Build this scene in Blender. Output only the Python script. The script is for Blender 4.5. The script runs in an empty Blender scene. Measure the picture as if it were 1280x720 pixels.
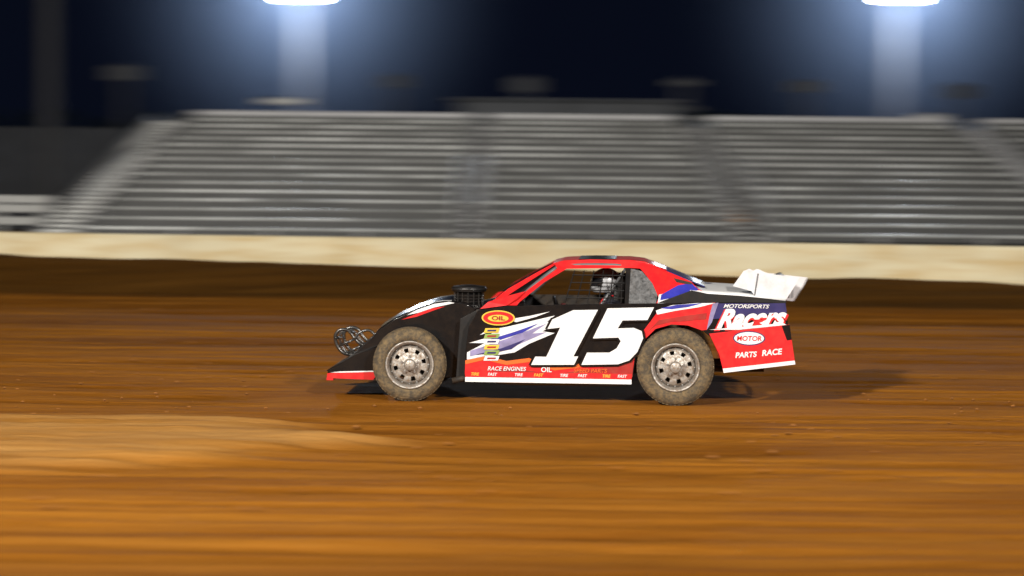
import bpy, bmesh, math, random
from mathutils import Vector, Matrix, noise
random.seed(4)
S=bpy.context.scene
S.view_settings.view_transform='Standard'
S.view_settings.look='None'
S.view_settings.exposure=0
COL=S.collection

# ---------------------------------------------------------------- materials
def mat(name,col,rough=0.5,metal=0.0,var=0.0,vscale=6.0,dirt=None,dirt_amt=0.0,bump=0.0,bscale=60,coat=0.0,alpha=1.0,emit=None,estr=0,vmap=(1,1,1),spec=0.5):
    m=bpy.data.materials.new(name); m.use_nodes=True
    nt=m.node_tree; N=nt.nodes; L=nt.links
    b=N['Principled BSDF']
    b.inputs['Roughness'].default_value=rough
    b.inputs['Metallic'].default_value=metal
    b.inputs['Specular IOR Level'].default_value=spec
    if coat: b.inputs['Coat Weight'].default_value=coat; b.inputs['Coat Roughness'].default_value=0.08
    b.inputs['Alpha'].default_value=alpha
    if emit:
        b.inputs['Emission Color'].default_value=(*emit,1); b.inputs['Emission Strength'].default_value=estr
    tc=N.new('ShaderNodeTexCoord'); mp=N.new('ShaderNodeMapping'); mp.inputs['Scale'].default_value=vmap
    L.new(tc.outputs['Object'],mp.inputs['Vector'])
    nz=N.new('ShaderNodeTexNoise'); nz.inputs['Scale'].default_value=vscale; nz.inputs['Detail'].default_value=6
    L.new(mp.outputs[0],nz.inputs['Vector'])
    mr=N.new('ShaderNodeMapRange'); mr.inputs[1].default_value=0.3; mr.inputs[2].default_value=0.7
    mr.inputs[3].default_value=1-var; mr.inputs[4].default_value=1+var*0.6
    L.new(nz.outputs['Fac'],mr.inputs[0])
    mul=N.new('ShaderNodeVectorMath'); mul.operation='SCALE'; mul.inputs[0].default_value=col
    L.new(mr.outputs[0],mul.inputs['Scale'])
    out=mul.outputs[0]
    if dirt:
        n2=N.new('ShaderNodeTexNoise'); n2.inputs['Scale'].default_value=vscale*2.3; n2.inputs['Detail'].default_value=8; n2.inputs['Roughness'].default_value=0.7
        L.new(mp.outputs[0],n2.inputs['Vector'])
        r2=N.new('ShaderNodeMapRange'); r2.inputs[1].default_value=0.42; r2.inputs[2].default_value=0.68; r2.inputs[3].default_value=dirt_amt*0.15; r2.inputs[4].default_value=dirt_amt
        L.new(n2.outputs['Fac'],r2.inputs[0])
        mx=N.new('ShaderNodeMix'); mx.data_type='RGBA'; mx.inputs[7].default_value=(*dirt,1)
        L.new(r2.outputs[0],mx.inputs[0]); L.new(out,mx.inputs[6]); out=mx.outputs[2]
        ra=N.new('ShaderNodeMapRange'); ra.inputs[3].default_value=rough; ra.inputs[4].default_value=0.9
        L.new(r2.outputs[0],ra.inputs[0]); L.new(ra.outputs[0],b.inputs['Roughness'])
    L.new(out,b.inputs['Base Color'])
    if bump:
        n3=N.new('ShaderNodeTexNoise'); n3.inputs['Scale'].default_value=bscale; n3.inputs['Detail'].default_value=5
        L.new(tc.outputs['Object'],n3.inputs['Vector'])
        bp=N.new('ShaderNodeBump'); bp.inputs['Strength'].default_value=bump; bp.inputs['Distance'].default_value=0.02
        L.new(n3.outputs['Fac'],bp.inputs['Height']); L.new(bp.outputs[0],b.inputs['Normal'])
    return m
MUD=(0.20,0.105,0.035)
M={}
M['black']=mat('black_paint',(0.005,0.005,0.006),0.25,0,0.2,dirt=MUD,dirt_amt=0.035,coat=0.3,spec=0.35)
M['satin']=mat('satin_black',(0.006,0.006,0.007),0.5,0,0.3,dirt=MUD,dirt_amt=0.05,spec=0.3)
M['red']=mat('red_paint',(0.70,0.012,0.018),0.3,0,0.12,dirt=MUD,dirt_amt=0.12,coat=0.4)
M['dred']=mat('dark_red_paint',(0.36,0.01,0.012),0.35,0,0.2,dirt=MUD,dirt_amt=0.2,coat=0.3)
M['orange']=mat('orange_paint',(0.75,0.13,0.02),0.35,0,0.1,dirt=MUD,dirt_amt=0.15)
M['yellow']=mat('yellow_decal',(0.75,0.5,0.05),0.4,0,0.1,dirt=MUD,dirt_amt=0.2)
M['green']=mat('green_decal',(0.25,0.38,0.08),0.4,0,0.2,dirt=MUD,dirt_amt=0.2)
M['white']=mat('white_paint',(0.78,0.78,0.79),0.35,0,0.08,dirt=MUD,dirt_amt=0.12,coat=0.2)
M['grey']=mat('purple_grey_paint',(0.26,0.23,0.42),0.4,0,0.3,vscale=9,dirt=MUD,dirt_amt=0.1)
M['blue']=mat('blue_paint',(0.03,0.035,0.36),0.35,0,0.3,dirt=MUD,dirt_amt=0.06,coat=0.3)
M['navy']=mat('navy_paint',(0.025,0.022,0.12),0.35,0,0.3,dirt=MUD,dirt_amt=0.06,coat=0.3)
M['tire']=mat('muddy_rubber',(0.045,0.038,0.03),0.85,0,0.35,vscale=9,dirt=(0.27,0.18,0.08),dirt_amt=0.7,bump=0.5,bscale=50)
M['tread']=mat('tread_rubber',(0.04,0.034,0.026),0.9,0,0.35,vscale=9,dirt=(0.24,0.15,0.06),dirt_amt=0.65,bump=0.5,bscale=70)
M['rim']=mat('rim_metal',(0.46,0.45,0.43),0.36,0.6,0.35,vscale=14,dirt=MUD,dirt_amt=0.85,bump=0.3,bscale=40)
M['chrome']=mat('bare_metal',(0.6,0.6,0.6),0.28,0.9,0.1)
M['tubing']=mat('bumper_tubing',(0.10,0.10,0.10),0.25,0.8,0.2,dirt=MUD,dirt_amt=0.1)
M['dark']=mat('chassis_dark',(0.015,0.013,0.012),0.7,0,0.3,dirt=MUD,dirt_amt=0.2)
M['cage']=mat('cage_tube',(0.13,0.13,0.135),0.4,0.2,0.2)
M['lexan']=mat('scuffed_lexan',(0.36,0.36,0.37),0.25,0,0.3,vscale=12,alpha=0.38,dirt=(0.02,0.02,0.02),dirt_amt=0.9)
M['spoil']=mat('milky_lexan',(0.72,0.72,0.75),0.4,0,0.12,vscale=9,dirt=MUD,dirt_amt=0.15,alpha=0.86)
M['suit']=mat('driver_suit',(0.02,0.02,0.03),0.8,0,0.2)
M['glove']=mat('driver_glove',(0.15,0.02,0.02),0.8)
M['helmet']=mat('helmet_shell',(0.40,0.40,0.42),0.2,0,0.05,coat=0.5)
M['visor']=mat('visor',(0.01,0.01,0.012),0.08)
M['alu']=mat('bleacher_aluminium',(0.36,0.37,0.365),0.38,0.45,0.6,vscale=0.5,vmap=(0.45,1.2,1.2),dirt=(0.085,0.082,0.075),dirt_amt=0.6)
M['aluD']=mat('bleacher_riser',(0.05,0.05,0.05),0.5,0.3,0.3,vscale=1.5)
M['stair']=mat('stair_tread',(0.20,0.20,0.20),0.5,0.3,0.3,vscale=1.5)
M['steel']=mat('galvanised_steel',(0.36,0.36,0.37),0.5,0.3,0.2,vscale=2)
M['steelD']=mat('dark_steel',(0.012,0.012,0.014),0.7,0.0,0.2,vscale=2)
M['mast']=mat('weathered_mast',(0.035,0.035,0.04),0.7,0.0,0.2,vscale=2)
M['conc']=mat('painted_concrete',(0.78,0.71,0.50),0.75,0,0.14,vscale=0.9,vmap=(0.4,1,2.5),dirt=(0.56,0.37,0.13),dirt_amt=0.75,bump=0.3,bscale=12)
M['lamp']=mat('lamp_glass',(0.9,0.95,1),0.3,emit=(0.85,0.92,1),estr=40)
M['board']=mat('board_paint',(0.40,0.40,0.39),0.6,0,0.25)
M['ramp']=mat('ramp_deck',(0.50,0.50,0.49),0.5,0.2,0.25,vscale=2)
M['boardD']=mat('board_dark',(0.05,0.053,0.06),0.7,0,0.3,vscale=1)
M['block']=mat('block_wall',(0.075,0.08,0.09),0.8,0,0.25,vscale=1.0)

# ---------------------------------------------------------------- helpers
def empty(name,loc=(0,0,0)):
    o=bpy.data.objects.new(name,None); COL.objects.link(o); o.location=loc; o.empty_display_size=0.3; return o
def mk(name,verts,faces,m,parent=None,smooth=False,bevel=0):
    me=bpy.data.meshes.new(name); me.from_pydata([tuple(v) for v in verts],[],faces); me.update()
    bm=bmesh.new(); bm.from_mesh(me); bmesh.ops.recalc_face_normals(bm,faces=bm.faces); bm.to_mesh(me); bm.free()
    if smooth:
        for p in me.polygons: p.use_smooth=True
    o=bpy.data.objects.new(name,me); COL.objects.link(o)
    me.materials.append(M[m] if isinstance(m,str) else m)
    if parent: o.parent=parent
    if bevel:
        b=o.modifiers.new('b','BEVEL'); b.width=bevel; b.segments=2; b.limit_method='ANGLE'
    return o
class G:   # geometry accumulator
    def __init__(s): s.v=[]; s.f=[]
    def box(s,x0,x1,y0,y1,z0,z1):
        n=len(s.v)
        s.v+=[(x0,y0,z0),(x1,y0,z0),(x1,y1,z0),(x0,y1,z0),(x0,y0,z1),(x1,y0,z1),(x1,y1,z1),(x0,y1,z1)]
        for f in [(0,3,2,1),(4,5,6,7),(0,1,5,4),(1,2,6,5),(2,3,7,6),(3,0,4,7)]: s.f.append(tuple(i+n for i in f))
    def tube(s,pts,r,seg=8,r2=None):
        pts=[Vector(p) for p in pts]; n0=len(s.v); k=len(pts)
        for i,p in enumerate(pts):
            d=(pts[min(i+1,k-1)]-pts[max(i-1,0)]).normalized()
            a=d.orthogonal().normalized() if i==0 else (a-d*a.dot(d)).normalized()
            b=d.cross(a)
            rr=r if r2 is None else r+(r2-r)*i/(k-1)
            for j in range(seg):
                t=2*math.pi*j/seg; s.v.append(tuple(p+a*math.cos(t)*rr+b*math.sin(t)*rr))
        for i in range(k-1):
            for j in range(seg):
                s.f.append((n0+i*seg+j,n0+i*seg+(j+1)%seg,n0+(i+1)*seg+(j+1)%seg,n0+(i+1)*seg+j))
        s.f.append(tuple(n0+j for j in range(seg))[::-1]); s.f.append(tuple(n0+(k-1)*seg+j for j in range(seg)))
    def revolve(s,prof,c,seg=48,axis='y',skip=None):
        n0=len(s.v); k=len(prof)
        for (r,h) in prof:
            for j in range(seg):
                t=2*math.pi*j/seg
                if axis=='y': s.v.append((c[0]+r*math.cos(t),c[1]+h,c[2]+r*math.sin(t)))
                else: s.v.append((c[0]+r*math.cos(t),c[1]+r*math.sin(t),c[2]+h))
        for i in range(k-1):
            for j in range(seg):
                if skip and skip(i,j): continue
                s.f.append((n0+i*seg+j,n0+i*seg+(j+1)%seg,n0+(i+1)*seg+(j+1)%seg,n0+(i+1)*seg+j))
    def obj(s,name,m,parent=None,smooth=False,bevel=0): return mk(name,s.v,s.f,m,parent,smooth,bevel)
def smooth_path(pts,n=6):
    pts=[Vector(p) for p in pts]; out=[]
    for i in range(len(pts)-1):
        p0=pts[max(i-1,0)];p1=pts[i];p2=pts[i+1];p3=pts[min(i+2,len(pts)-1)]
        for k in range(n):
            t=k/n
            out.append(0.5*((2*p1)+(p2-p0)*t+(2*p0-5*p1+4*p2-p3)*t*t+(-p0+3*p1-3*p2+p3)*t**3))
    out.append(pts[-1]); return out

F=3000.0; H=2.5; HZ=192.0; CD=24.0
def P(px,py,y=0.0):          # drawing-sheet coordinates (side elevation) -> metres
    D=CD+y
    return ((px-640)*D/F, y, H-(py-HZ)*D/F)

# ================================================================= GROUND
def wall_y(x): return 18.7-0.1*x
def berm_h(x): return max(0.28,min(0.62,0.46-0.013*x))
def sstep(a,b,x):
    t=max(0,min(1,(x-a)/(b-a))); return t*t*(3-2*t)
def axis_vals(dense0,dense1,step,far,growth=1.35):
    v=[]; x=dense0
    while x<=dense1: v.append(x); x+=step
    s=step
    lo=dense0; 
    while lo>-far: s*=growth; lo-=s; v.insert(0,lo)
    s=step; hi=v[-1]
    while hi<far: s*=growth; hi+=s; v.append(hi)
    return v
xs=axis_vals(-13,13,0.16,900); ys=axis_vals(-11,24,0.09,900)
verts=[];loose=[];berm_shade=[];rut=[]
for y in ys:
    for x in xs:
        z=0; lo=0; w=0; ru=0
        if abs(x)<200 and -60<y<60:
            n1=noise.noise(Vector((x*0.25,y*1.3,0)))
            n2=noise.noise(Vector((x*0.9,y*4.0,5)))
            n3=noise.noise(Vector((x*3.3,y*6.0,9)))
            yy=y+0.04*x+0.25*noise.noise(Vector((x*0.12,y*0.3,20)))
            rg=1-abs(noise.noise(Vector((x*0.05,yy*1.7,30))))*5; rg=max(0,rg)**1.5
            rg2=1-abs(noise.noise(Vector((x*0.09,yy*3.1,40))))*5; rg2=max(0,rg2)**1.5
            ru=min(1,rg+0.6*rg2)
            z=0.018*n1+0.012*n2+0.006*n3-0.04*rg-0.018*rg2
            edge=-1.25-0.9*abs(y+3.3)+0.5*n1+0.35*n2
            m=sstep(edge+0.5,edge-0.6,x)*sstep(-5.9,-4.6,y+0.25*n2)*sstep(-1.2,-2.1,y+0.25*n2+0.1*x*0)
            z=z*(1-0.5*m)+m*(0.06+0.03*n2+0.015*n3); lo=m; ru*=(1-m)
            dx=max(0,abs(x-0.5)-2.6); dy=max(0,abs(y-0.9)-1.3)
            k=sstep(0,0.8,math.hypot(dx,dy)); z=z*k-0.004*(1-k); ru*=k
            s=sstep(wall_y(x)-1.9,wall_y(x)-0.1,y)
            z+=s*(berm_h(x)+0.04*n1+0.015*n2)*(1 if y<wall_y(x)+0.5 else 0.8)
            w=sstep(wall_y(x)-2.8,wall_y(x)-1.5,y+0.4*n1)  # mask that paints the berm face's shade into the clay colour
        verts.append((x,y,z)); loose.append(lo); berm_shade.append(w); rut.append(ru)
nx=len(xs); faces=[(j*nx+i,j*nx+i+1,(j+1)*nx+i+1,(j+1)*nx+i) for j in range(len(ys)-1) for i in range(nx-1)]
gm=bpy.data.materials.new('clay'); gm.use_nodes=True; nt=gm.node_tree; N=nt.nodes; L=nt.links; b=N['Principled BSDF']
tc=N.new('ShaderNodeTexCoord')
def nz(scale,vs,detail=5,rough=0.55,dist=0):
    mp=N.new('ShaderNodeMapping'); mp.inputs['Scale'].default_value=vs; L.new(tc.outputs['Object'],mp.inputs['Vector'])
    n=N.new('ShaderNodeTexNoise'); n.inputs['Scale'].default_value=scale; n.inputs['Detail'].default_value=detail; n.inputs['Roughness'].default_value=rough; n.inputs['Distortion'].default_value=dist
    L.new(mp.outputs[0],n.inputs['Vector']); return n.outputs['Fac']
def mrange(s,a,b_,c=0,d=1):
    r=N.new('ShaderNodeMapRange'); r.inputs[1].default_value=a; r.inputs[2].default_value=b_; r.inputs[3].default_value=c; r.inputs[4].default_value=d; L.new(s,r.inputs[0]); return r.outputs[0]
def mixc(f,a,c):
    m=N.new('ShaderNodeMix'); m.data_type='RGBA'
    L.new(f,m.inputs[0])
    for s,i in ((a,6),(c,7)):
        if isinstance(s,tuple): m.inputs[i].default_value=(*s,1)
        else: L.new(s,m.inputs[i])
    return m.outputs[2]
s1=nz(1.0,(0.09,0.75,1),6,0.6,0.3); s2=nz(1.0,(0.25,3.2,1),6,0.6); s3=nz(6.0,(0.5,1.6,1),8,0.7); s4=nz(1.0,(0.04,0.35,1),3)
c=mixc(mrange(s1,0.36,0.64),(0.20,0.066,0.006),(0.34,0.127,0.013))
c=mixc(mrange(s2,0.45,0.72,0,0.55),c,(0.41,0.17,0.026))
c=mixc(mrange(s2,0.45,0.30,0,0.5),c,(0.15,0.050,0.005))
c=mixc(mrange(s3,0.55,0.75,0,0.4),c,(0.42,0.195,0.045))
c=mixc(mrange(s4,0.54,0.72,0,0.25),c,(0.17,0.058,0.006))
al=N.new('ShaderNodeAttribute'); al.attribute_name='loose'; aw=N.new('ShaderNodeAttribute'); aw.attribute_name='berm_shade'; ar=N.new('ShaderNodeAttribute'); ar.attribute_name='rut'
c=mixc(mrange(ar.outputs['Fac'],0.2,1,0,0.45),c,(0.11,0.038,0.005))
lc=mixc(mrange(s2,0.35,0.65),(0.37,0.165,0.032),(0.52,0.275,0.085))
c=mixc(mrange(al.outputs['Fac'],0,1,0,0.8),c,lc)
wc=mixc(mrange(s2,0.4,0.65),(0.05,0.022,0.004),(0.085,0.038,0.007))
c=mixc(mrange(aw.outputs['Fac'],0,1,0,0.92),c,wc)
L.new(c,b.inputs['Base Color'])
L.new(mrange(s2,0.3,0.7,0.7,0.95),b.inputs['Roughness']); b.inputs['Specular IOR Level'].default_value=0.04
bp=N.new('ShaderNodeBump'); bp.inputs['Strength'].default_value=0.6; bp.inputs['Distance'].default_value=0.04
ad=N.new('ShaderNodeMath'); ad.operation='ADD'; L.new(s3,ad.inputs[0]); L.new(s2,ad.inputs[1])
L.new(ad.outputs[0],bp.inputs['Height']); L.new(bp.outputs[0],b.inputs['Normal'])
g=mk('ground',verts,faces,gm,smooth=True)
for nm,dat in (('loose',loose),('berm_shade',berm_shade),('rut',rut)):
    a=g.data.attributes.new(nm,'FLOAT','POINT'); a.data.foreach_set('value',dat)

cl=G()
for i in range(1100):
    x=random.uniform(-8,8); y=random.uniform(-9,14)
    if -2.4<x<3.4 and -0.4<y<2.4: continue
    r=random.uniform(0.006,0.022)*(1.6 if random.random()<0.1 else 1)
    n=len(cl.v)
    for d in ((1,0,0),(-1,0,0),(0,1,0),(0,-1,0),(0,0,1),(0,0,-1)):
        q=r*random.uniform(0.6,1.2); cl.v.append((x+d[0]*q*1.3,y+d[1]*q,0.005+d[2]*q*0.8))
    for f in ((0,2,4),(2,1,4),(1,3,4),(3,0,4),(2,0,5),(1,2,5),(3,1,5),(0,3,5)): cl.f.append(tuple(k+n for k in f))
M['clod']=mat('clay_clod',(0.26,0.10,0.016),0.9,0,0.3)
cl.obj('dirt_clods','clod')

# ================================================================= WALL
W=empty('concrete_wall')
x=-60.0
k=0
while x<60:
    x1=x+3.0-0.015
    vs=[]
    for xx in (x,x1):
        yy=wall_y(xx)
        vs+= [(xx,yy-0.10,0.0),(xx,yy-0.08,0.93),(xx,yy-0.055,0.97),(xx,yy+0.17,0.975),(xx,yy+0.2,0.93),(xx,yy+0.22,0.0)]
    fs=[(i,(i+1)%6,(i+1)%6+6,i+6) for i in range(6)]+[(5,4,3,2,1,0),(6,7,8,9,10,11)]
    dz=random.uniform(-0.008,0.008)
    mk('wall_panel_%d'%k,[(a,b_,c_+(dz if c_>0.5 else 0)) for a,b_,c_ in vs],fs,'conc',W)
    x+=3.0; k+=1

# ================================================================= GRANDSTANDS
Y0=22.0; ROWS=15; RUN=1.06; Z0=0.98; RISE=0.163
def stand(xa,xb,name='grandstand'):
    E=empty(name)
    seat=G(); foot=G(); ris=G(); sup=G(); rail=G()
    for r in range(ROWS):
        y=Y0+r*RUN; z=Z0+r*RISE
        seat.box(xa,xb,y,y+0.27,z,z+0.045)
        foot.box(xa,xb,y+0.36,y+0.64,z-0.20,z-0.165)
        foot.box(xa,xb,y+0.66,y+0.94,z-0.20,z-0.165)
        ris.box(xa,xb,y+0.955,y+0.975,z-0.20,z+RISE-0.02)
        nb=int((xb-xa)/1.8)
        for i in range(nb+1):
            xx=xa+0.1+(xb-xa-0.2)*i/nb
            sup.box(xx-0.025,xx+0.025,y+0.1,y+0.16,z-0.165,z)
    nb=int((xb-xa)/1.8)
    for i in range(nb+1):
        xx=xa+0.1+(xb-xa-0.2)*i/nb
        sup.tube([(xx,Y0,Z0-0.25),(xx,Y0+ROWS*RUN,Z0-0.25+ROWS*RISE)],0.04,6)
        for r in (0,4,8,12,ROWS):
            sup.tube([(xx,Y0+r*RUN,0.0),(xx,Y0+r*RUN,Z0-0.25+r*RISE)],0.035,6)
    yb=Y0+ROWS*RUN; zb=Z0+ROWS*RISE
    rail.box(xa,xb,yb,yb+0.05,zb-0.06,zb+0.10)
    for xx,sg in ((xa,1),(xb,-1)):
        rail.tube([(xx+sg*0.03,Y0-0.1,Z0+0.55),(xx+sg*0.03,Y0+6,Z0+0.55+6*RISE/RUN)],0.022,6)
        for t in range(0,7,2):
            rail.tube([(xx+sg*0.03,Y0+t,Z0-0.2+t*RISE/RUN),(xx+sg*0.03,Y0+t,Z0+0.55+t*RISE/RUN)],0.018,6)
    seat.obj('seat_planks','alu',E); foot.obj('foot_planks','alu',E); ris.obj('riser_boards','aluD',E); sup.obj('frame','steel',E); rail.obj('rails','steel',E)
    return E
def stairs(xa,xb,matl='stair'):
    E=empty('aisle_stairs'); st=G(); rs=G()
    for r in range(ROWS*2):
        y=Y0-0.1+r*RUN/2; z=Z0-0.12+r*RISE/2
        st.box(xa+0.06,xb-0.06,y,y+RUN/2-0.003,z-0.05,z)
    for xx in (xa+0.03,xb-0.03):
        n=len(rs.v); y1=Y0+ROWS*RUN; z1=Z0+ROWS*RISE-0.1
        rs.v+=[(xx-0.02,Y0-0.1,Z0-0.34),(xx-0.02,Y0-0.1,Z0-0.06),(xx-0.02,y1,z1+0.13),(xx-0.02,y1,z1-0.2),(xx+0.02,Y0-0.1,Z0-0.34),(xx+0.02,Y0-0.1,Z0-0.06),(xx+0.02,y1,z1+0.13),(xx+0.02,y1,z1-0.2)]
        rs.f+=[tuple(n+i for i in f) for f in ((0,1,2,3),(7,6,5,4),(0,4,5,1),(1,5,6,2),(2,6,7,3),(3,7,4,0))]
        for t in (0,4,8,12,15.6):
            rs.tube([(xx,Y0+t,0.1),(xx,Y0+t,Z0-0.3+t*RISE/RUN)],0.03,6)
    st.obj('treads',matl,E); rs.obj('stringers','steel',E)
for xa,xb in ((-8.3,-1.05),(-0.65,4.2),(4.95,11.2),(12.0,20.0),(20.8,28)):
    stand(xa,xb)
for xa,xb,mm in ((-9.2,-8.35,'ramp'),(-1.0,-0.7,'steel'),(4.25,4.9,'stair'),(11.25,11.95,'steel'),(20.05,20.75,'stair')):
    stairs(xa,xb,mm)

# ================================================================= FAR THINGS
def at(px,D,py=None):
    X=(px-640)*D/F
    return (X, D-CD) if py is None else (X,D-CD,H-(py-HZ)*D/F)
B=empty('block_building'); g1=G()
x0,y0,z1=at(572,66,126); x1,_,_=at(838,66,126)
g1.box(x0,x1,y0,y0+4,0,z1); g1.obj('walls','block',B)
g2=G(); g2.box(x0-0.2,x1+0.2,y0-0.25,y0+4.2,z1,z1+0.06); g2.obj('roof_slab','block',B)
g3=G()
for i in range(6):
    xx=x0+0.5+i*(x1-x0-1)/6; g3.box(xx,xx+0.55,y0-0.03,y0-0.003,z1-1.1,z1-0.35)
g3.obj('shutters','boardD',B)
def sign(px,D,pytop,pybot,w,light):
    E=empty('sign_board'); X,Y,zt=at(px,D,pytop); zb=at(px,D,pybot)[2]
    a=G(); a.tube([(X,Y,0),(X,Y,zt+0.1)],0.09,8); a.obj('post','mast',E)
    a=G(); a.box(X-w/2,X+w/2,Y-0.14,Y-0.095,zb,zt); a.obj('panel','board' if light else 'boardD',E,bevel=0.01)
    a=G(); a.box(X-w/2+0.06,X+w/2-0.06,Y-0.148,Y-0.143,zb+0.04,zt-0.04); a.obj('face','boardD' if not light else 'ramp',E)
sign(155,70,88,106,0.9,False); sign(352,70,126,134,1.3,True); sign(852,70,98,106,0.8,False); sign(850,72,131,137,0.8,False)
sign(1005,72,98,112,0.9,False); sign(1158,70,137,146,0.8,True); sign(655,74,98,115,0.7,False); sign(490,74,96,112,0.7,False); sign(1195,74,100,118,0.9,False)
a=G(); X,Y=at(60,50); a.tube([(X,Y,0),(X,Y,9)],0.17,12,0.12); a.obj('utility_pole','steelD')
E=empty('board_fence'); a=G(); p=G()
X,Y,z=at(-300,60,165); X2=at(150,60)[0]
xx=X
while xx<X2:
    a.box(xx,xx+0.18,Y,Y+0.03,0.1,z+random.uniform(-0.03,0.03)); xx+=0.2
for i in range(8): p.box(X+i*(X2-X)/7-0.05,X+i*(X2-X)/7+0.05,Y+0.035,Y+0.13,0,z)
M['fence']=mat('fence_boards',(0.022,0.024,0.03),0.8,0,0.4,vscale=1.5)
a.obj('boards','fence',E); p.obj('posts','steelD',E)
E=empty('white_barrier'); a=G(); X,Y,zt=at(66,48,250); Xl=at(-400,48)[0]
n=0; xx=Xl
while xx<X-0.1:
    x2=min(xx+2.4,X)
    q=G()
    for zz in (0.98,1.23,zt-0.16): q.box(xx,x2-0.03,Y,Y+0.05,zz,zz+0.15)
    q.box(xx+0.02,xx+0.12,Y+0.052,Y+0.15,0,zt); q.box(x2-1.2,x2-1.1,Y+0.052,Y+0.15,0,zt)
    q.obj('section_%d'%n,'board',E,bevel=0.01); n+=1; xx=x2

tg=G()
for i in range(5200):
    X=random.uniform(-160,160); hgt=4.5+2.2*noise.noise(Vector((X*0.05,0,0)))+1.5*noise.noise(Vector((X*0.25,3,0)))
    z=random.uniform(0.2,1)**0.7*hgt; Y=150+random.uniform(-3,3); r=random.uniform(0.25,0.7)
    n=len(tg.v); 
    for j in range(4):
        v=Vector((random.uniform(-1,1),random.uniform(-1,1),random.uniform(-1,1))).normalized()*r
        tg.v.append((X+v.x,Y+v.y,z+v.z))
    tg.f+=[(n,n+1,n+2),(n,n+2,n+3),(n,n+1,n+3)]
M['leaf']=mat('foliage',(0.03,0.05,0.02),0.9,0,0.4)
tg.obj('tree_line','leaf')

# ================================================================= FLOODLIGHT TOWERS
def light(name,kind,loc,power,col,size=0.5,target=None,spot=None,parent=None):
    l=bpy.data.lights.new(name,kind); l.energy=power; l.color=col
    if kind!='SUN': l.shadow_soft_size=size
    o=bpy.data.objects.new(name,l); COL.objects.link(o); o.location=loc
    if target is not None: o.rotation_euler=(Vector(target)-Vector(loc)).to_track_quat('-Z','Y').to_euler()
    if spot: l.spot_size=math.radians(spot); l.spot_blend=0.6
    if parent: o.parent=parent
    return o
# scattering sphere added round each far lamp bank to shape its halo, thins out with distance
hz=bpy.data.materials.new('lamp_halo'); hz.use_nodes=True; nt=hz.node_tree; nt.nodes.clear()
o=nt.nodes.new('ShaderNodeOutputMaterial'); v=nt.nodes.new('ShaderNodeVolumeScatter'); v.inputs['Color'].default_value=(0.50,0.66,1,1); v.inputs['Anisotropy'].default_value=0.0
tcn=nt.nodes.new('ShaderNodeTexCoord'); ln_=nt.nodes.new('ShaderNodeVectorMath'); ln_.operation='LENGTH'; nt.links.new(tcn.outputs['Object'],ln_.inputs[0])
mr=nt.nodes.new('ShaderNodeMapRange'); mr.interpolation_type='SMOOTHERSTEP'; mr.inputs[1].default_value=0.0; mr.inputs[2].default_value=9.5; mr.inputs[3].default_value=0.0095; mr.inputs[4].default_value=0.0
nt.links.new(ln_.outputs['Value'],mr.inputs[0]); nt.links.new(mr.outputs[0],v.inputs['Density']); nt.links.new(v.outputs[0],o.inputs['Volume'])
def tower(X,Y,Z,face,rows=2,cols=4,rot=0):
    E=empty('floodlight_tower',(X,Y,0)); E.rotation_euler=(0,0,rot)
    a=G(); a.tube([(0,0.45,0),(0,0.45,Z+0.6)],0.22,14,0.14); a.obj('mast','mast',E,smooth=True)
    a=G(); hd=G(); ln=G()
    for r in range(rows):
        zz=Z+r*0.75; a.box(-cols*0.36,cols*0.36,0.0,0.1,zz-0.05,zz+0.05)
        a.box(-0.06,0.06,0.1,0.35,zz-0.04,zz+0.04)
        for c_ in range(cols):
            xx=(c_-(cols-1)/2)*0.68
            hd.revolve([(0.02,0.0),(0.14,-0.02),(0.24,-0.14),(0.27,-0.27),(0.24,-0.27),(0.22,-0.2)],(xx,-0.03,zz),20)
            ln.revolve([(0.001,-0.22),(0.23,-0.235)],(xx,-0.03,zz),20)
    a.obj('crossarms','mast',E); hd.obj('lamp_housings','mast',E,smooth=True); ln.obj('lamp_lenses','lamp',E)
    return E
COOL=(0.80,0.89,1.0); WARM=(1.0,0.95,0.86)
for px,D,Z in ((375,92,8.38),(1118,92,8.58)):
    X,Y=at(px,D)
    E=tower(X,Y,Z,None,2,2)
    light('flood_beam','POINT',(0,-1.9,Z+0.35),8500,COOL,0.7,parent=E)
    bm=bmesh.new(); bmesh.ops.create_uvsphere(bm,u_segments=32,v_segments=20,radius=9.6); me=bpy.data.meshes.new('halo_volume'); bm.to_mesh(me); bm.free(); me.materials.append(hz)
    ho=bpy.data.objects.new('halo_volume',me); COL.objects.link(ho); ho.parent=E; ho.location=(0,-0.6,Z+0.3)
for X,Y,Z,pw,r in ((-16,-30,15,66000,2.7),(13,-33,15,46000,-2.75)):
    E=tower(X,Y,Z,None,3,5,r)
    l=light('flood_beam','SPOT',(X,Y+0.9,Z+0.4),pw,WARM,0.9,(0,12,0),64)
    l.data.spot_blend=0.9
    l.parent=E; l.matrix_parent_inverse=(Matrix.Translation((X,Y,0))@Matrix.Rotation(r,4,'Z')).inverted()
sun=light('added_sun_fill','SUN',(0,0,50),0.02,(0.7,0.8,1)); sun.rotation_euler=(math.radians(45),0,math.radians(-30)); sun.data.angle=math.radians(0.5)  # faint moon-like sun lamp, added as overall fill

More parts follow.
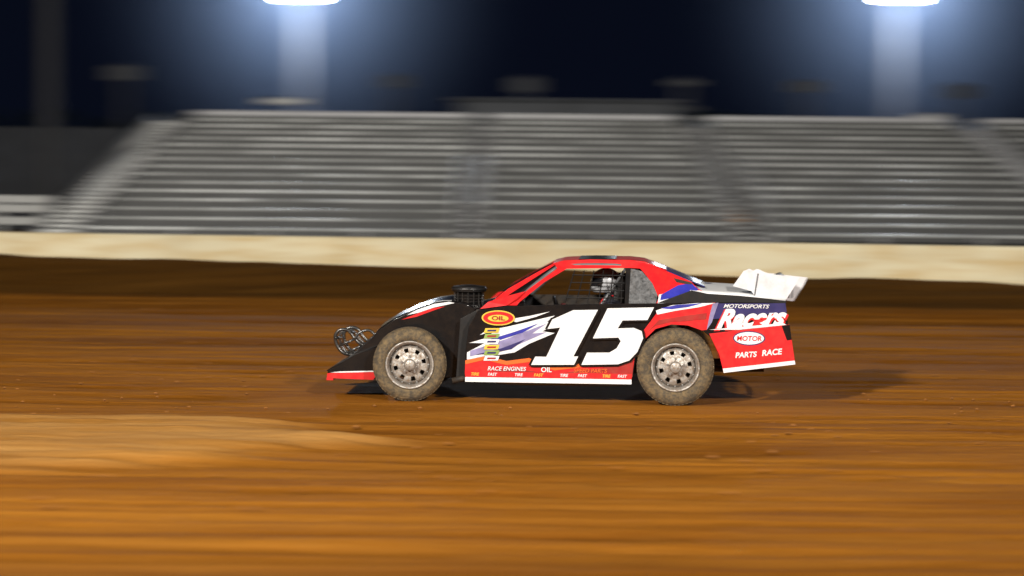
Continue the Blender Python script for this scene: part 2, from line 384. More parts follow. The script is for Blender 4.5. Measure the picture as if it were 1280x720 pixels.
# ================================================================= WORLD
w=bpy.data.worlds.new('World'); S.world=w; w.use_nodes=True; nt=w.node_tree; bg=nt.nodes['Background']
sk=nt.nodes.new('ShaderNodeTexSky'); sk.sky_type='NISHITA'; sk.sun_disc=False; sk.sun_elevation=math.radians(-5); sk.sun_rotation=math.radians(150)
adn=nt.nodes.new('ShaderNodeVectorMath'); adn.operation='ADD'; nt.links.new(sk.outputs[0],adn.inputs[0]); adn.inputs[1].default_value=(0.10,0.15,0.38)   # constant navy tint added to the sky colour
nt.links.new(adn.outputs[0],bg.inputs['Color']); bg.inputs['Strength'].default_value=0.022

# ================================================================= RACE CAR
CAR=empty('race_car')
YB=0.06        # body side plane
def yslant(py):   # greenhouse tumble-home
    return YB+0.01+max(0,min(1,(379-py)/52))*0.34
WID=1.72
def prism(name,poly,y0,y1,m,bevel=0.004,smooth=False):
    n=len(poly); v=[P(a,b_,y0) for a,b_ in poly]+[(P(a,b_,y0)[0],y1,P(a,b_,y0)[2]) for a,b_ in poly]
    f=[tuple(range(n)),tuple(range(2*n-1,n-1,-1))]+[(i,(i+1)%n,(i+1)%n+n,i+n) for i in range(n)]
    return mk(name,v,f,m,CAR,bevel=bevel)
def both(name,poly,y,t,m,bevel=0.004):
    prism(name+'_left',poly,y,y+t,m,bevel)
    n=len(poly); p=[P(a,b_,y) for a,b_ in poly]; ya=WID-y-t+YB; yb=WID-y+YB
    v=[(q[0],ya,q[2]) for q in p]+[(q[0],yb,q[2]) for q in p]
    f=[tuple(range(n)),tuple(range(2*n-1,n-1,-1))]+[(i,(i+1)%n,(i+1)%n+n,i+n) for i in range(n)]
    mk(name+'_right',v,f,m,CAR,bevel=bevel)
def slant(name,poly,m,t=0.012,off=0.0,mirror=True):
    n=len(poly)
    v0=[P(a,b_,yslant(b_)-off) for a,b_ in poly]
    def build(nm,vs,tt):
        vv=vs+[(q[0],q[1]+tt,q[2]) for q in vs]
        f=[tuple(range(n)),tuple(range(2*n-1,n-1,-1))]+[(i,(i+1)%n,(i+1)%n+n,i+n) for i in range(n)]
        mk(nm,vv,f,m,CAR)
    build(name+'_left',v0,t)
    if mirror: build(name+'_right',[(q[0],WID+2*YB-q[1]-t,q[2]) for q in v0],t)
def sheet(name,pts,m,thick=0.01,nseg=8,crown=0.0,ya=None,yb=None):
    v=[];k=len(pts)
    for (a,b_,yn) in pts:
        q=P(a,b_,yn); y0=yn; y1=WID+2*YB-yn
        for j in range(nseg+1):
            t=j/nseg; v.append((q[0],y0+(y1-y0)*t,q[2]+crown*4*t*(1-t)))
    f=[(i*(nseg+1)+j,i*(nseg+1)+j+1,(i+1)*(nseg+1)+j+1,(i+1)*(nseg+1)+j) for i in range(k-1) for j in range(nseg)]
    ob=mk(name,v,f,m,CAR,smooth=True); s=ob.modifiers.new('s','SOLIDIFY'); s.thickness=thick; s.offset=0
    return ob
side=[(587,479),(588,440),(592,408),(603,389),(640,383),(700,380.5),(760,378.5),(826,377),(880,375),(935,374),(987,374),(991,403),(994,412),(897,420),(884,410),(866,404),(846,403),(826,409),(811,424),(802,446),(797,479)]
both('side_panel',side,YB,0.015,'black')
tail=[(893,414),(993,401),(1001,451),(912,463),(906,440)]
both('tail_flare',tail,YB-0.03,0.012,'red')
def decal(name,poly,m,layer=1,y=YB,mirror=False):
    yy=y-0.0035*layer
    v=[P(a,b_,yy) for a,b_ in poly]
    mk(name,v,[tuple(range(len(v)))],m,CAR)
def ell(cx,cy,rx,ry,n=28,sh=0): return [(cx+rx*math.cos(2*math.pi*i/n)-sh*ry*math.sin(2*math.pi*i/n),cy+ry*math.sin(2*math.pi*i/n)) for i in range(n)]
decal('side_red_sweep',[(587.5,470),(588,452),(612,446),(640,452),(668,448),(700,459),(745,452),(775,444),(806,425),(800,448),(797.5,470)],'red',1)
decal('side_orange_edge',[(588,452),(612,446),(640,452),(668,448),(700,459),(745,452),(775,444),(806,425),(804,431),(777,449),(745,457),(700,463),(668,453),(640,457),(612,451),(588,457)],'orange',2)
decal('side_dark_red',[(600,470),(640,461),(700,467),(760,459),(799,446),(798,470)],'dred',2)
decal('flame_white',[(590,442),(612,430),(592,430),(614,414),(640,409),(700,394),(690,402),(712,402),(684,414),(700,416),(668,430),(650,441),(622,446),(590,451)],'white',2)
decal('flame_grey',[(594,440),(640,424),(690,404),(672,417),(690,415),(655,431),(625,439),(594,447)],'grey',3)
decal('flame_blue',[(610,428),(650,415),(680,404),(660,416),(630,426)],'blue',4)
decal('flame_navy',[(600,445),(634,436),(664,424),(646,437),(620,443)],'navy',4)
decal('flame_black',[(592,424),(612,418),(628,412),(612,424),(592,430)],'black',3)
decal('flame_tip_white',[(640,400),(668,395),(694,389),(676,396),(652,403)],'white',2)
decal('sill_white',[(588,473),(797,473),(797,479),(588,479)],'white',3)
decal('sill_red',[(588,466),(797,466),(797,472.6),(588,472.6)],'red',3)
for i,(yy,mm) in enumerate(((414,'yellow'),(421,'green'),(428,'white'),(435,'yellow'),(442,'green'),(449,'white'))):
    decal('sticker_%d'%i,[(613,yy-2.8),(631,yy-3.2),(629,yy+2.6),(611,yy+3)],mm,5)
    decal('sticker_mark_%d'%i,[(616,yy-1),(627,yy-1.2),(626,yy+1),(615,yy+1.2)],'dred' if i%2 else 'navy',6)
decal('logo_rim',ell(629,398,21,9.5),'yellow',5); decal('logo_oval',ell(629,398,19,8),'red',6); decal('logo_core',ell(629,398.5,13,4.4),'yellow',7)
one=[(723,387),(754,386),(724,445),(730,445),(725,455.5),(671,456.5),(676,446),(690,446),(707,409),(691,411),(697,399)]
five=[(766,384),(824,382),(816,398),(785,399),(779,409),(799,408),(809,412),(811,421),(804,438),(794,449),(780,454),(734,455.5),(741,440),(769,439.5),(778,434),(783,425),(780,420.5),(748,422)]
for nm,poly in (('one',one),('five',five)):
    k=0
    for i in range(8):
        a=2*math.pi*i/8
        v=[P(x_+3.2*math.cos(a),y_+2.6*math.sin(a),YB-0.0245-0.0003*i) for x_,y_ in poly]
        mk('number_%s_outline_%d'%(nm,i),v,[tuple(range(len(v)))],'black',CAR)
    decal('number_'+nm,poly,'white',9)
def text(name,s,px,py,hpx,m,y,shear=0.25,bold=0.01,rot=0,sx=1.0):
    cu=bpy.data.curves.new(name,'FONT'); cu.body=s; cu.size=1; cu.shear=shear; cu.offset=bold; cu.align_x='CENTER'; cu.align_y='CENTER'
    t=bpy.data.objects.new(name+'_tmp',cu); COL.objects.link(t); dg=bpy.context.evaluated_depsgraph_get(); dg.update()
    me=bpy.data.meshes.new_from_object(t.evaluated_get(dg)); bpy.data.objects.remove(t)
    sc=hpx*0.008/0.7
    me.transform(Matrix.Rotation(rot,4,'Y')@Matrix.Rotation(math.pi/2,4,'X')@Matrix.Scale(sc,4)@Matrix.Diagonal((sx,1,1,1)))
    me.materials.clear(); me.materials.append(M[m]); o=bpy.data.objects.new(name,me); COL.objects.link(o); o.parent=CAR; o.location=P(px,py,y)
text('sill_text_a','RACE ENGINES',640,462,5,'white',YB-0.014,0.2,0.01)
text('sill_text_b','SPEED PARTS',745,463,5,'orange',YB-0.014,0.2,0.01)
text('sill_text_c','OIL',690,462.5,6,'white',YB-0.014,0.0,0.02)
for i,px in enumerate((600,622,655,680,712,735,765,785)):
    text('sill_tag_%d'%i,'FAST' if i%2 else 'TIRE',px,469.3,3.6,'white' if i%3 else 'yellow',YB-0.014,0.2,0.02)
text('logo_text','OIL',629,398.6,5,'dred',YB-0.030,0.0,0.03,0,1.5)
decal('quarter_red',[(806,430),(812,410),(828,388),(862,383),(884,377),(900,375),(893,392),(890,409),(884,410),(866,404),(846,403),(826,409),(811,424)],'red',1)
decal('quarter_darkred',[(814,415),(830,398),(862,392),(890,388),(889,396),(862,399),(846,400),(826,405)],'dred',2)
decal('quarter_white',[(826,386),(846,379),(876,376),(900,375.5),(880,381),(850,386),(828,391)],'white',2)
decal('quarter_blue',[(832,383),(852,378.5),(884,376),(866,381),(846,384)],'blue',3)
decal('quarter_blue_field',[(897,376),(987,374.5),(989,386),(893,396)],'navy',1)
text('quarter_text_shadow','Racers',941.5,396.5,23,'red',YB-0.009,0.55,0.065,math.radians(-3.0),0.95)
text('quarter_text','Racers',942,394.5,22,'white',YB-0.013,0.55,0.045,math.radians(-3.0),0.95)
decal('quarter_text_swash',[(893,409),(925,405.5),(985,399.5),(989,401.5),(930,408.5)],'white',4)
text('quarter_text_small','MOTORSPORTS',938,379.3,4.6,'white',YB-0.016,0.35,0.015,0,1.2)
decal('quarter_purple',[(893,392),(897,376),(904,375),(896,400),(890,409)],'grey',2)
yt=YB-0.03
decal('tail_oval_rim',ell(943,419,20,9),'navy',1,yt); decal('tail_oval',ell(943,419,18.5,7.8),'white',2,yt)
text('tail_oval_text','MOTOR',943,419.5,6,'red',yt-0.011,0.1,0.02,0,1.0)
text('tail_text_a','PARTS',939,440,6.5,'white',yt-0.006,0.2,0.03,math.radians(-4))
text('tail_text_b','RACE',971,436.5,7,'white',yt-0.006,0.2,0.03,math.radians(-6))
decal('tail_stripe',[(911,457.5),(1000,446),(1001,450.8),(912,462.8)],'white',1,yt)
decal('tail_black',[(983,402.5),(993,401.2),(996,420),(990,421)],'black',1,yt)

# --- engine bay / hood / nose
YH=0.33
hood=[(602,388),(585,382),(565,379),(545,382),(520,391),(497,402),(478,414),(466,427),(452,440),(430,458),(424,470),(470,474),(600,474)]
both('hood_side',hood,YH,0.012,'black')
sheet('hood_top',[(602,388,YH),(585,382,YH),(565,379,YH),(545,382,YH),(520,391,YH),(497,402,YH),(478,414,YH)],'black',0.012,10,0.03)
sheet('hood_nose',[(478,414,YH),(466,427,YH),(452,440,YH),(430,458,YH),(422,468,YH)],'black',0.012,10,0.02)
decal('hood_stripe_white',[(512,396),(524,389.5),(546,381.5),(565,378.6),(572,380),(546,386),(526,393)],'white',1,YH)
decal('hood_stripe_red',[(505,402),(526,393.5),(546,386.5),(560,384.5),(546,389.5),(524,398)],'red',1,YH)
vv=[];stp=[(568,378.6),(556,379.0),(545,381),(530,386.2),(514,393)]
for a_,b__ in stp:
    for dy in (0.0,0.08): 
        q0=P(a_,b__,YH); vv.append((q0[0],YH+dy,q0[2]+0.009+dy*0.055))
mk('hood_edge_stripe',vv,[(2*i,2*i+1,2*i+3,2*i+2) for i in range(4)],'white',CAR)
sheet('cowl',[(660,381,YB+0.02),(625,384,YB+0.05),(603,389,YB+0.16),(596,386,YH)],'black',0.012,8,0.05)
slant('cowl_red',[(606,387),(616,378),(640,370),(662,364),(652,374),(640,382)],'red',off=0.02)
both('door_front_return',[(587,479),(588,440),(592,408),(603,389),(600,389),(580,400),(575,479)],YB+0.15,0.02,'satin')
nose=[(412,476),(413,468),(428,458),(447,447),(474,437),(474,472),(470,478)]
prism('nose_side_left',nose,YH-0.10,YH-0.085,'black')
prism('nose_side_right',nose,1.40,1.415,'black')
sheet('nose_top',[(412,468,YH-0.10),(428,458,YH-0.10),(447,447,YH-0.10),(474,437,YH-0.10)],'satin',0.012,6,0)
decal('nose_red',[(412,477),(412.5,471),(424,470),(473,468.5),(474,474),(470,478.5)],'red',1,YH-0.10)
decal('nose_white_line',[(416,470),(428,468.5),(472,466.8),(472,468.4),(430,470)],'white',2,YH-0.10)
prism('nose_skirt',[(411,480),(412,474),(420,474),(420,480)],YH-0.10,1.41,'red')
bt=G()
for y,dx_ in ((0.40,0),(0.66,9),(1.25,0)):
    bt.tube(smooth_path([P(q[0]+dx_,q[1]-(dx_*0.3),y) for q in ((476,440),(452,446),(434,446),(424,437),(421,424),(427,416),(438,417),(446,427),(456,434),(474,431))]),0.017,8)
for q in ((422,426),(436,446),(440,419),(455,434)): bt.tube([P(*q,0.36),P(*q,1.32)],0.016,8)
for q1,q2 in (((424,437),(446,427)),((434,446),(456,434))):
    bt.tube([P(*q1,0.40),P(*q2,0.40)],0.012,8)
bt.tube(smooth_path([P(446,427,0.38),P(452,419,0.38),P(464,416,0.38),P(474,424,0.38)]),0.014,8)
bt.obj('front_bumper','tubing',CAR,smooth=True)
ac=G(); c=P(588,383,0.62)
ac.revolve([(0.001,-0.02),(0.15,-0.02),(0.155,0.0),(0.135,0.01)],c,40,'z'); 
pr=[]
for i in range(9): pr+=[(0.135 if i%2 else 0.15,0.012+i*0.015)]
ac.revolve(pr,c,40,'z')
ac.revolve([(0.135,0.14),(0.175,0.15),(0.18,0.175),(0.165,0.20),(0.05,0.215),(0.001,0.215)],c,40,'z')
ac.obj('air_cleaner','satin',CAR,smooth=False)
q=G()
for i in range(16):
    t=2*math.pi*i/16; q.box(c[0]+0.153*math.cos(t)-0.003,c[0]+0.153*math.cos(t)+0.003,c[1]+0.153*math.sin(t)-0.003,c[1]+0.153*math.sin(t)+0.003,c[2]+0.005,c[2]+0.15)
q.revolve([(0.183,0.168),(0.186,0.176),(0.183,0.184)],c,40,'z')
q.obj('air_cleaner_ribs','tubing',CAR)
q=G(); q.box(c[0]-0.1,c[0]+0.1,c[1]-0.14,c[1]+0.4,c[2]-0.25,c[2]-0.02); q.obj('carburetor','chrome',CAR,bevel=0.01)
q=G(); q.box(-0.95,-0.2,0.55,1.25,0.3,0.85); q.obj('engine','dark',CAR,bevel=0.02)
q=G(); q.box(-0.45,1.2,YB+0.03,WID,0.22,0.25); q.box(-0.32,-0.28,YB+0.14,WID-0.08,0.25,0.92); q.box(1.26,1.30,YB+0.2,WID-0.1,0.3,1.02); q.obj('floor_and_bulkheads','dark',CAR)
# --- greenhouse
slant('a_pillar',[(640,382),(670,358),(700,335),(696,329),(706,327),(716,328),(712,335),(684,353),(655,378),(652,382)],'red')
slant('windshield_frame',[(622,374),(648,356),(676,339),(696,329),(700,334),(668,357),(640,380),(634,382)],'satin',off=-0.10)
slant('a_red_line',[(612,384),(640,361),(668,344),(694,329),(702,327),(668,350),(645,366),(626,380)],'red',off=-0.03)
slant('roof_side',[(694,329),(708,325.5),(740,324),(790,324),(808,326),(812,334),(790,333),(712,335)],'red',off=0.004)
slant('roof_side_dark',[(728,328),(742,326.5),(772,326.5),(778,329.5),(730,330.5)],'satin',off=0.009)
sheet('roof',[(694,329.5,0.42),(708,326,0.42),(740,324.3,0.42),(790,324.3,0.42),(808,326,0.42),(836,336,0.42)],'red',0.015,10,0.0)
sheet('roof_front_stripe',[(726,323.2,0.50),(745,322.6,0.50),(772,322.6,0.50)],'satin',0.008,10,0.0)
slant('b_pillar',[(786,333),(792,333),(792,379),(787,379)],'satin')
slant('quarter_window',[(792,334),(806,337),(820,352),(827,366),(826,378),(792,379)],'lexan',t=0.004)
slant('sail_panel',[(800,330),(808,326),(836,336),(868,349),(876,357),(898,369),(904,376),(880,375.5),(826,378),(829,370),(820,352),(808,338)],'red')
slant('sail_white',[(829,366),(856,360),(880,360),(898,369),(903,375),(880,375.6),(828,378)],'white',t=0.002,off=0.004)
slant('sail_blue',[(832,366),(852,354),(868,351),(878,359),(862,366),(831,373)],'blue',t=0.002,off=0.008)
slant('sail_blue_b',[(860,374),(880,367),(896,368),(902,375),(885,375.5)],'blue',t=0.002,off=0.008)
slant('sail_stripe',[(846,345),(868,350),(872,354),(850,350)],'dark',t=0.002,off=0.008)
sheet('rear_window_panel',[(836,336,0.42),(868,349,0.36),(885,356,0.32)],'navy',0.01,8,0.0)
sheet('rear_deck',[(868,362,0.12),(890,364,0.10),(930,366,0.09),(987,371,0.08)],'white',0.012,10,0.06)
sheet('deck_stripe',[(885,361.5,0.4),(905,363.0,0.4),(925,364,0.4)],'navy',0.012,10,0.06)
sheet('deck_stripe_b',[(935,364,0.3),(948,365,0.3)],'satin',0.012,10,0.06)
prism('deck_edge',[(826,377),(870,360),(890,364),(930,366),(988,371),(988,375),(880,376)],YB+0.022,YB+0.034,'satin')
sp=[(921,354),(934,335),(941,332),(952,337),(1003,342),(999,351),(986,372),(950,368),(944,360)]
prism('spoiler_plate_left',sp,0.14,0.148,'spoil',0)
prism('spoiler_plate_right',sp,1.66,1.668,'spoil',0)
sheet('spoiler_blade',[(952,368,0.15),(968,354,0.15),(990,345,0.15)],'spoil',0.006,4,0)
q=G()
for y in (0.3,0.9,1.5): q.tube([P(930,364,y),P(972,352,y)],0.01,6); q.tube([P(985,368,y),P(985,347,y)],0.008,6)
q.tube([P(952,338,0.132),P(948,366,0.132)],0.006,6); q.obj('spoiler_braces','cage',CAR)
q=G(); xt=P(988,374)[0]; q.box(xt-0.02,xt,YB+0.02,WID,0.62,1.03); q.obj('tail_panel','red',CAR)
q=G()
for z in (0.42,0.60): q.tube(smooth_path([(2.3,0.3,z),(2.78,0.32,z),(2.84,0.45,z),(2.84,1.35,z),(2.78,1.48,z),(2.3,1.5,z)],4),0.02,8)
q.obj('rear_bumper','satin',CAR,smooth=True)
rc=G()
def cagepath(pts,r=0.021): rc.tube(pts,r,8)
for yy in (0.40,1.44):
    yl=0.16 if yy<1 else 1.68
    cagepath(smooth_path([P(638,400,yl),P(650,378,yl),P(692,339,yy),P(715,331,yy),P(786,331,yy),P(800,345,yy),P(806,385,yl),P(806,460,yl)],4))
    cagepath([P(795,336,yy),P(905,400,yy)])
    for k in range(3): cagepath([P(650,398+k*22,yl),P(806,395+k*22,yl)],0.018)
    cagepath([P(786,333,yy),P(745,398,yl)],0.014)
cagepath([P(712,331,0.4),P(712,331,1.44)]); cagepath([P(790,331,0.4),P(790,331,1.44)]); cagepath([P(800,350,0.4),P(806,440,1.6)]); cagepath([P(800,350,1.44),P(806,440,0.2)]); cagepath([P(650,380,0.16),P(650,380,1.68)])
rc.obj('roll_cage','cage',CAR,smooth=True)
q=G()
for i in range(7):
    y=0.45+i*0.16; q.tube([P(645,377,y),P(698,332,y)],0.005,5)
q.obj('rock_screen','satin',CAR)
q=G()
for i in range(6):
    a_=(722+i*12,337); b__=(712+i*14,377); q.tube([P(*a_,0.36),P(*b__,0.13)],0.006,5)
for k in range(4):
    t=(k+0.5)/4; q.tube([P(720-8*t,338+38*t,0.36-0.23*t),P(785,338+38*t,0.36-0.23*t)],0.006,5)
q.obj('window_net','satin',CAR)
q=G(); q.box(0.2,1.25,1.60,1.61,0.3,1.0); q.obj('far_interior_panel','dark',CAR)
q=G()
def quadstrip(rows,g_):
    n=len(g_.v); k=len(rows[0])
    for r in rows: g_.v+= [tuple(v_) for v_ in r]
    for i in range(len(rows)-1):
        for j in range(k-1): g_.f.append((n+i*k+j,n+i*k+j+1,n+(i+1)*k+j+1,n+(i+1)*k+j))
SX=1.0; SY=0.74
rows=[]
for (dx,z,w_,c_) in ((-0.42,0.40,0.22,0.10),(-0.2,0.34,0.23,0.16),(0.0,0.36,0.24,0.20),(0.08,0.55,0.23,0.18),(0.14,0.80,0.25,0.16),(0.17,0.98,0.20,0.10),(0.20,1.08,0.15,0.13),(0.21,1.28,0.13,0.10)):
    r=[]
    for j in range(7):
        t=-1+2*j/6
        r.append((SX+dx-(c_*abs(t)**2.5 if z>0.38 and dx>0 else 0), SY+w_*t, z+(c_*abs(t)**2.5 if dx<=0 else 0)))
    rows.append(r)
quadstrip(rows,q); so=q.obj('racing_seat','satin',CAR,smooth=True); m_=so.modifiers.new('s','SOLIDIFY'); m_.thickness=0.02
q=G(); cw=Vector((0.50,SY,0.86)); ax=Vector((1,0,0.35)).normalized(); u=Vector((0,1,0)); w2=ax.cross(u)
q.tube([cw+(u*math.cos(t)+w2*math.sin(t))*0.18 for t in [2*math.pi*i/28 for i in range(29)]],0.014,8)
for t in (0.5,2.6,4.7): q.tube([cw,cw+(u*math.cos(t)+w2*math.sin(t))*0.18],0.012,6)
q.tube([cw,cw-ax*0.5],0.018,8); q.box(0.15,0.19,0.3,1.5,0.78,0.98); q.obj('steering_wheel_and_dash','satin',CAR)

# --- wheels
def wheel(name,px,py,y,wd,R=0.375,steer=0.0,near=True):
    c=P(px,py,0.0); E=bpy.data.objects.new(name,None); COL.objects.link(E); E.parent=CAR
    E.location=(c[0],y+wd/2,R-0.006); E.rotation_euler=(0,0,steer+(0 if near else math.pi))
    h=wd/2; r0=0.232
    g_=G(); prof=[(r0,-h+0.03),(r0+0.012,-h+0.008),(r0+0.03,-h-0.008),(R-0.085,-h-0.014),(R-0.05,-h-0.004),(R-0.022,-h+0.012),(R-0.008,-h+0.035),(R-0.004,-h+0.06),(R-0.004,h-0.06),(R-0.008,h-0.035),(R-0.022,h-0.012),(R-0.05,h),(R-0.10,h+0.012),(r0,h-0.03)]
    g_.revolve(prof,(0,0,0),72); o=g_.obj('tire','tire',E,smooth=True)
    t_=G(); n_=60
    for i in range(n_):
        a0=2*math.pi*i/n_; 
        for k,(ya,yb_) in enumerate(((-h+0.03,-h+0.075),(-h+0.085,-0.008),(0.008,h-0.085),(h-0.075,h-0.03))):
            a=a0+(0.5*2*math.pi/n_ if k%2 else 0); da=0.039; n=len(t_.v)
            Ro=R+(-0.001 if k in(0,3) else 0.002); Ri=R-0.03
            for rr in (Ri,Ro):
                for aa in (a-da,a+da):
                    for yy in (ya,yb_): t_.v.append((rr*math.cos(aa),yy,rr*math.sin(aa)))
            for f in ((0,1,3,2),(4,6,7,5),(0,4,5,1),(2,3,7,6),(0,2,6,4),(1,5,7,3)): t_.f.append(tuple(n+q_ for q_ in f))
    t_.obj('tread_blocks','tread',E,bevel=0.003)
    r_=G()
    r_.revolve([(0.226,-h+0.03),(0.242,-h+0.012),(0.245,-h-0.004),(0.235,-h-0.012),(0.222,-h+0.002),(0.212,-h+0.02),(0.203,-h+0.055),(0.198,h-0.03)],(0,0,0),64)
    d0=-h+0.055
    segs=64
    r_.revolve([(0.200,d0+0.03),(0.184,d0-0.002),(0.165,d0-0.020),(0.125,d0-0.002),(0.104,d0-0.010),(0.070,d0-0.03),(0.060,d0-0.03)],(0,0,0),segs,skip=lambda i,j:(i==2 and j%8 in (1,2,3)))
    r_.revolve([(0.060,d0-0.03),(0.058,d0-0.070),(0.045,d0-0.080),(0.001,d0-0.080)],(0,0,0),24)
    r_.obj('rim','rim',E,smooth=True)
    b_=G(); b_.revolve([(0.15,d0+0.05),(0.001,d0+0.05)],(0,0,0),32); b_.revolve([(0.15,d0+0.05),(0.15,d0+0.09)],(0,0,0),32); b_.obj('brake_disc','dark',E)
    l_=G()
    for i in range(5):
        t=2*math.pi*i/5+0.3; l_.revolve([(0.012,-0.03),(0.013,-0.005),(0.013,0.0)],(0.086*math.cos(t),d0-0.018,0.086*math.sin(t)),6); 
        l_.revolve([(0.001,-0.03),(0.012,-0.03)],(0.086*math.cos(t),d0-0.018,0.086*math.sin(t)),6)
    for i in range(16):
        t=2*math.pi*i/16; l_.revolve([(0.001,-0.008),(0.006,-0.006),(0.006,0.0)],(0.192*math.cos(t),d0+0.008,0.192*math.sin(t)),6)
    l_.obj('lug_nuts','chrome',E)
    return E
wheel('wheel_front_left',517,456,-0.02,0.27,0.372,math.radians(5))
wheel('wheel_rear_left',852,463,-0.04,0.32,0.388)
wheel('wheel_front_right',520,456,1.60,0.27,0.372,math.radians(5),False)
wheel('wheel_rear_right',852,463,1.58,0.32,0.388,0,False)
q=G(); fx=P(517,456)[0]; rx=P(852,462)[0]
q.tube([(rx,0.2,0.38),(rx,1.7,0.38)],0.05,12); q.revolve([(0.001,-0.14),(0.1,-0.12),(0.15,-0.04),(0.15,0.04),(0.1,0.12),(0.001,0.14)],(rx,0.95,0.38),20)
for yy,s in ((0.2,1),(1.65,-1)):
    q.tube([(fx,yy,0.30),(fx-0.22,yy+s*0.45,0.27)],0.016,8); q.tube([(fx,yy,0.30),(fx+0.25,yy+s*0.45,0.27)],0.016,8)
    q.tube([(fx,yy,0.50),(fx-0.15,yy+s*0.35,0.50)],0.014,8); q.tube([(fx,yy,0.50),(fx+0.18,yy+s*0.35,0.50)],0.014,8)
    q.tube([(rx,yy+s*0.2,0.38),(rx-0.75,yy+s*0.25,0.30)],0.018,8)
    q.tube([(rx,yy+s*0.15,0.30),(rx+0.08,yy+s*0.25,0.85)],0.03,10)
    q.tube([(fx+0.02,yy+s*0.1,0.33),(fx+0.06,yy+s*0.35,0.78)],0.028,10)
q.tube([(-1.5,0.5,0.28),(2.6,0.5,0.34)],0.035,8); q.tube([(-1.5,1.3,0.28),(2.6,1.3,0.34)],0.035,8)
q.tube([(-0.55,0.12,0.2),(-0.35,0.12,0.25)],0.03,8)
q.obj('suspension_and_axles','dark',CAR,smooth=True)
q=G(); q.tube(smooth_path([(-0.5,0.4,0.5),(-0.3,0.25,0.3),(0.0,0.25,0.2),(1.2,0.3,0.2)],5),0.04,10); q.obj('exhaust','cage',CAR,smooth=True)

# ================================================================= DRIVER
DR=empty('race_driver')
def skinned(name,nodes,edges,m,root=0,sub=2):
    me=bpy.data.meshes.new(name); me.from_pydata([n_[0] for n_ in nodes],edges,[]); me.update()
    o=bpy.data.objects.new(name,me); COL.objects.link(o); o.parent=DR
    md=o.modifiers.new('skin','SKIN'); 
    for i,n_ in enumerate(nodes):
        r=n_[1]; me.skin_vertices[0].data[i].radius=(r,r) if not isinstance(r,tuple) else r
        me.skin_vertices[0].data[i].use_root=(i==root)
    s=o.modifiers.new('sub','SUBSURF'); s.levels=sub; s.render_levels=sub
    me.materials.append(M[m]); return o
X=SX; Yd=SY
nd=[((X-0.02,Yd,0.50),(0.16,0.13)),((X+0.02,Yd,0.68),(0.15,0.12)),((X+0.05,Yd,0.86),(0.18,0.13)),((X+0.05,Yd,0.98),(0.14,0.10)),((X+0.02,Yd,1.06),0.06),((X-0.0,Yd,1.12),0.06)]
ed=[(0,1),(1,2),(2,3),(3,4),(4,5)]
def add(p,r,par): nd.append((p,r)); ed.append((par,len(nd)-1)); return len(nd)-1
hands=[]
for s in (-1,1):
    a=add((X+0.05,Yd+s*0.20,0.95),0.07,3); b2=add((X-0.10,Yd+s*0.27,0.76),0.052,a); 
    c2=add((X-0.34,Yd+s*0.20,0.88),0.036,b2); hands.append((X-0.34,Yd+s*0.20,0.88,s))
    k_=add((X-0.12,Yd+s*0.11,0.48),0.095,0); kk=add((X-0.50,Yd+s*0.15,0.60),0.068,k_); an=add((X-0.88,Yd+s*0.12,0.36),0.045,kk); add((X-0.93,Yd+s*0.12,0.46),0.04,an)
skinned('body',nd,ed,'suit')
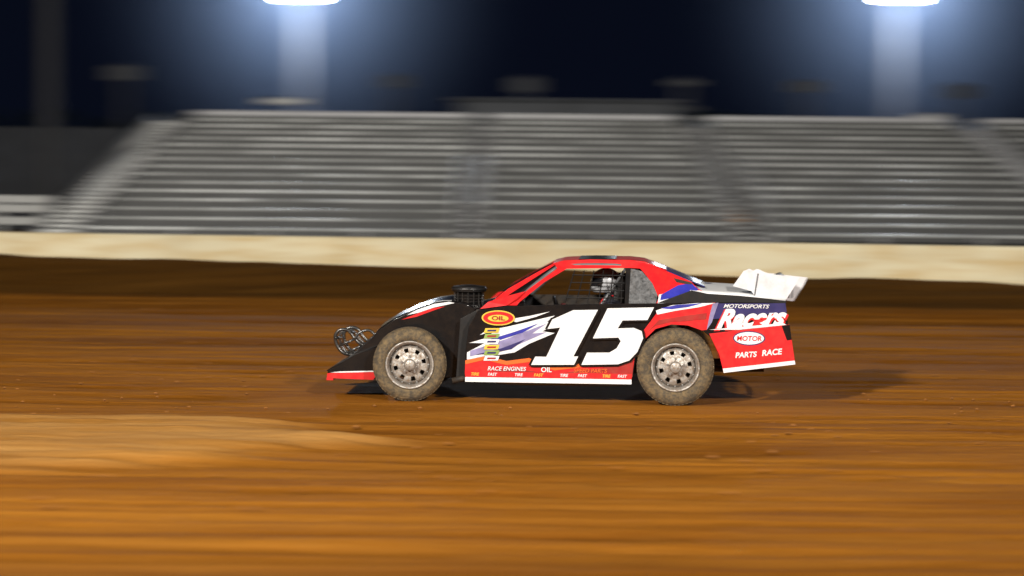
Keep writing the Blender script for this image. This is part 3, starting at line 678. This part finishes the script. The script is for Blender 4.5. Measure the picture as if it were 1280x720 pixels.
for (hx,hy,hz_,s) in hands:
    nd=[((hx,hy,hz_),0.03),((hx-0.06,hy-s*0.01,hz_+0.02),(0.04,0.025)),((hx-0.11,hy-s*0.015,hz_+0.03),(0.04,0.02))]; ed=[(0,1),(1,2)]
    skinned('palm',nd,ed,'glove',0,1)
    for j,(dz,ln_) in enumerate(((0.033,0.9),(0.012,1.0),(-0.010,0.95),(-0.031,0.75))):
        b0=Vector((hx-0.10,hy-s*0.015,hz_+0.03+dz))
        nd=[(b0,0.010),(b0+Vector((-0.045*ln_,-s*0.01,0)),0.009),(b0+Vector((-0.055*ln_,-s*0.04*ln_,0)),0.009),(b0+Vector((-0.03*ln_,-s*0.058*ln_,0)),0.008)]
        skinned('finger',nd,[(0,1),(1,2),(2,3)],'glove',0,1)
    b0=Vector((hx-0.05,hy-s*0.03,hz_+0.035)); skinned('thumb',[(b0,0.012),(b0+Vector((-0.03,-s*0.03,0.01)),0.011),(b0+Vector((-0.06,-s*0.04,0.0)),0.009)],[(0,1),(1,2)],'glove',0,1)
hc=(X-0.02,Yd,1.19)
bm=bmesh.new(); bmesh.ops.create_uvsphere(bm,u_segments=32,v_segments=20,radius=0.145)
for v_ in bm.verts:
    v_.co.x*=1.08; v_.co.y*=0.9
    if v_.co.z<-0.02 and v_.co.x<0: v_.co.x-=0.025*min(1,(-v_.co.z)/0.08)
    if v_.co.z<-0.11: v_.co.z=-0.11
me=bpy.data.meshes.new('helmet'); bm.to_mesh(me); bm.free()
me.materials.append(M['helmet']); me.materials.append(M['visor'])
for p_ in me.polygons:
    p_.use_smooth=True
    c_=p_.center
    if c_.x<-0.03 and -0.035<c_.z<0.055: p_.material_index=1
ho=bpy.data.objects.new('helmet',me); COL.objects.link(ho); ho.parent=DR; ho.location=hc
q=G(); q.box(hc[0]-0.02,hc[0]+0.06,Yd-0.17,Yd+0.17,1.03,1.06); q.obj('neck_restraint','satin',DR,bevel=0.01)
q=G()
for s in (-1,1): q.tube([(X-0.115,Yd+s*0.10,0.66),(X-0.10,Yd+s*0.10,0.88),(X-0.04,Yd+s*0.10,1.02),(X+0.12,Yd+s*0.10,1.06)],0.018,6)
q.obj('harness','red',DR)

piv=Matrix.Translation((0.5,0.9,0))@Matrix.Rotation(math.radians(-3.2),4,'Z')@Matrix.Translation((-0.5,-0.9,0))
CAR.matrix_world=piv
DR.matrix_world=piv.copy()

# ================================================================= CAMERA
cam=bpy.data.cameras.new('Camera'); co=bpy.data.objects.new('Camera',cam); COL.objects.link(co)
cam.sensor_width=36; cam.lens=36*F/1280; cam.clip_end=3000; cam.clip_start=0.1
pitch=math.atan((360-HZ)/F)
co.matrix_world=Matrix.Translation((0,-CD,H))@Matrix.Rotation(math.pi/2-pitch,4,'X')@Matrix.Rotation(math.radians(0.6),4,'Z')
cam.dof.use_dof=True; cam.dof.focus_distance=24.15; cam.dof.aperture_fstop=1.1; cam.dof.aperture_ratio=0.11
S.camera=co
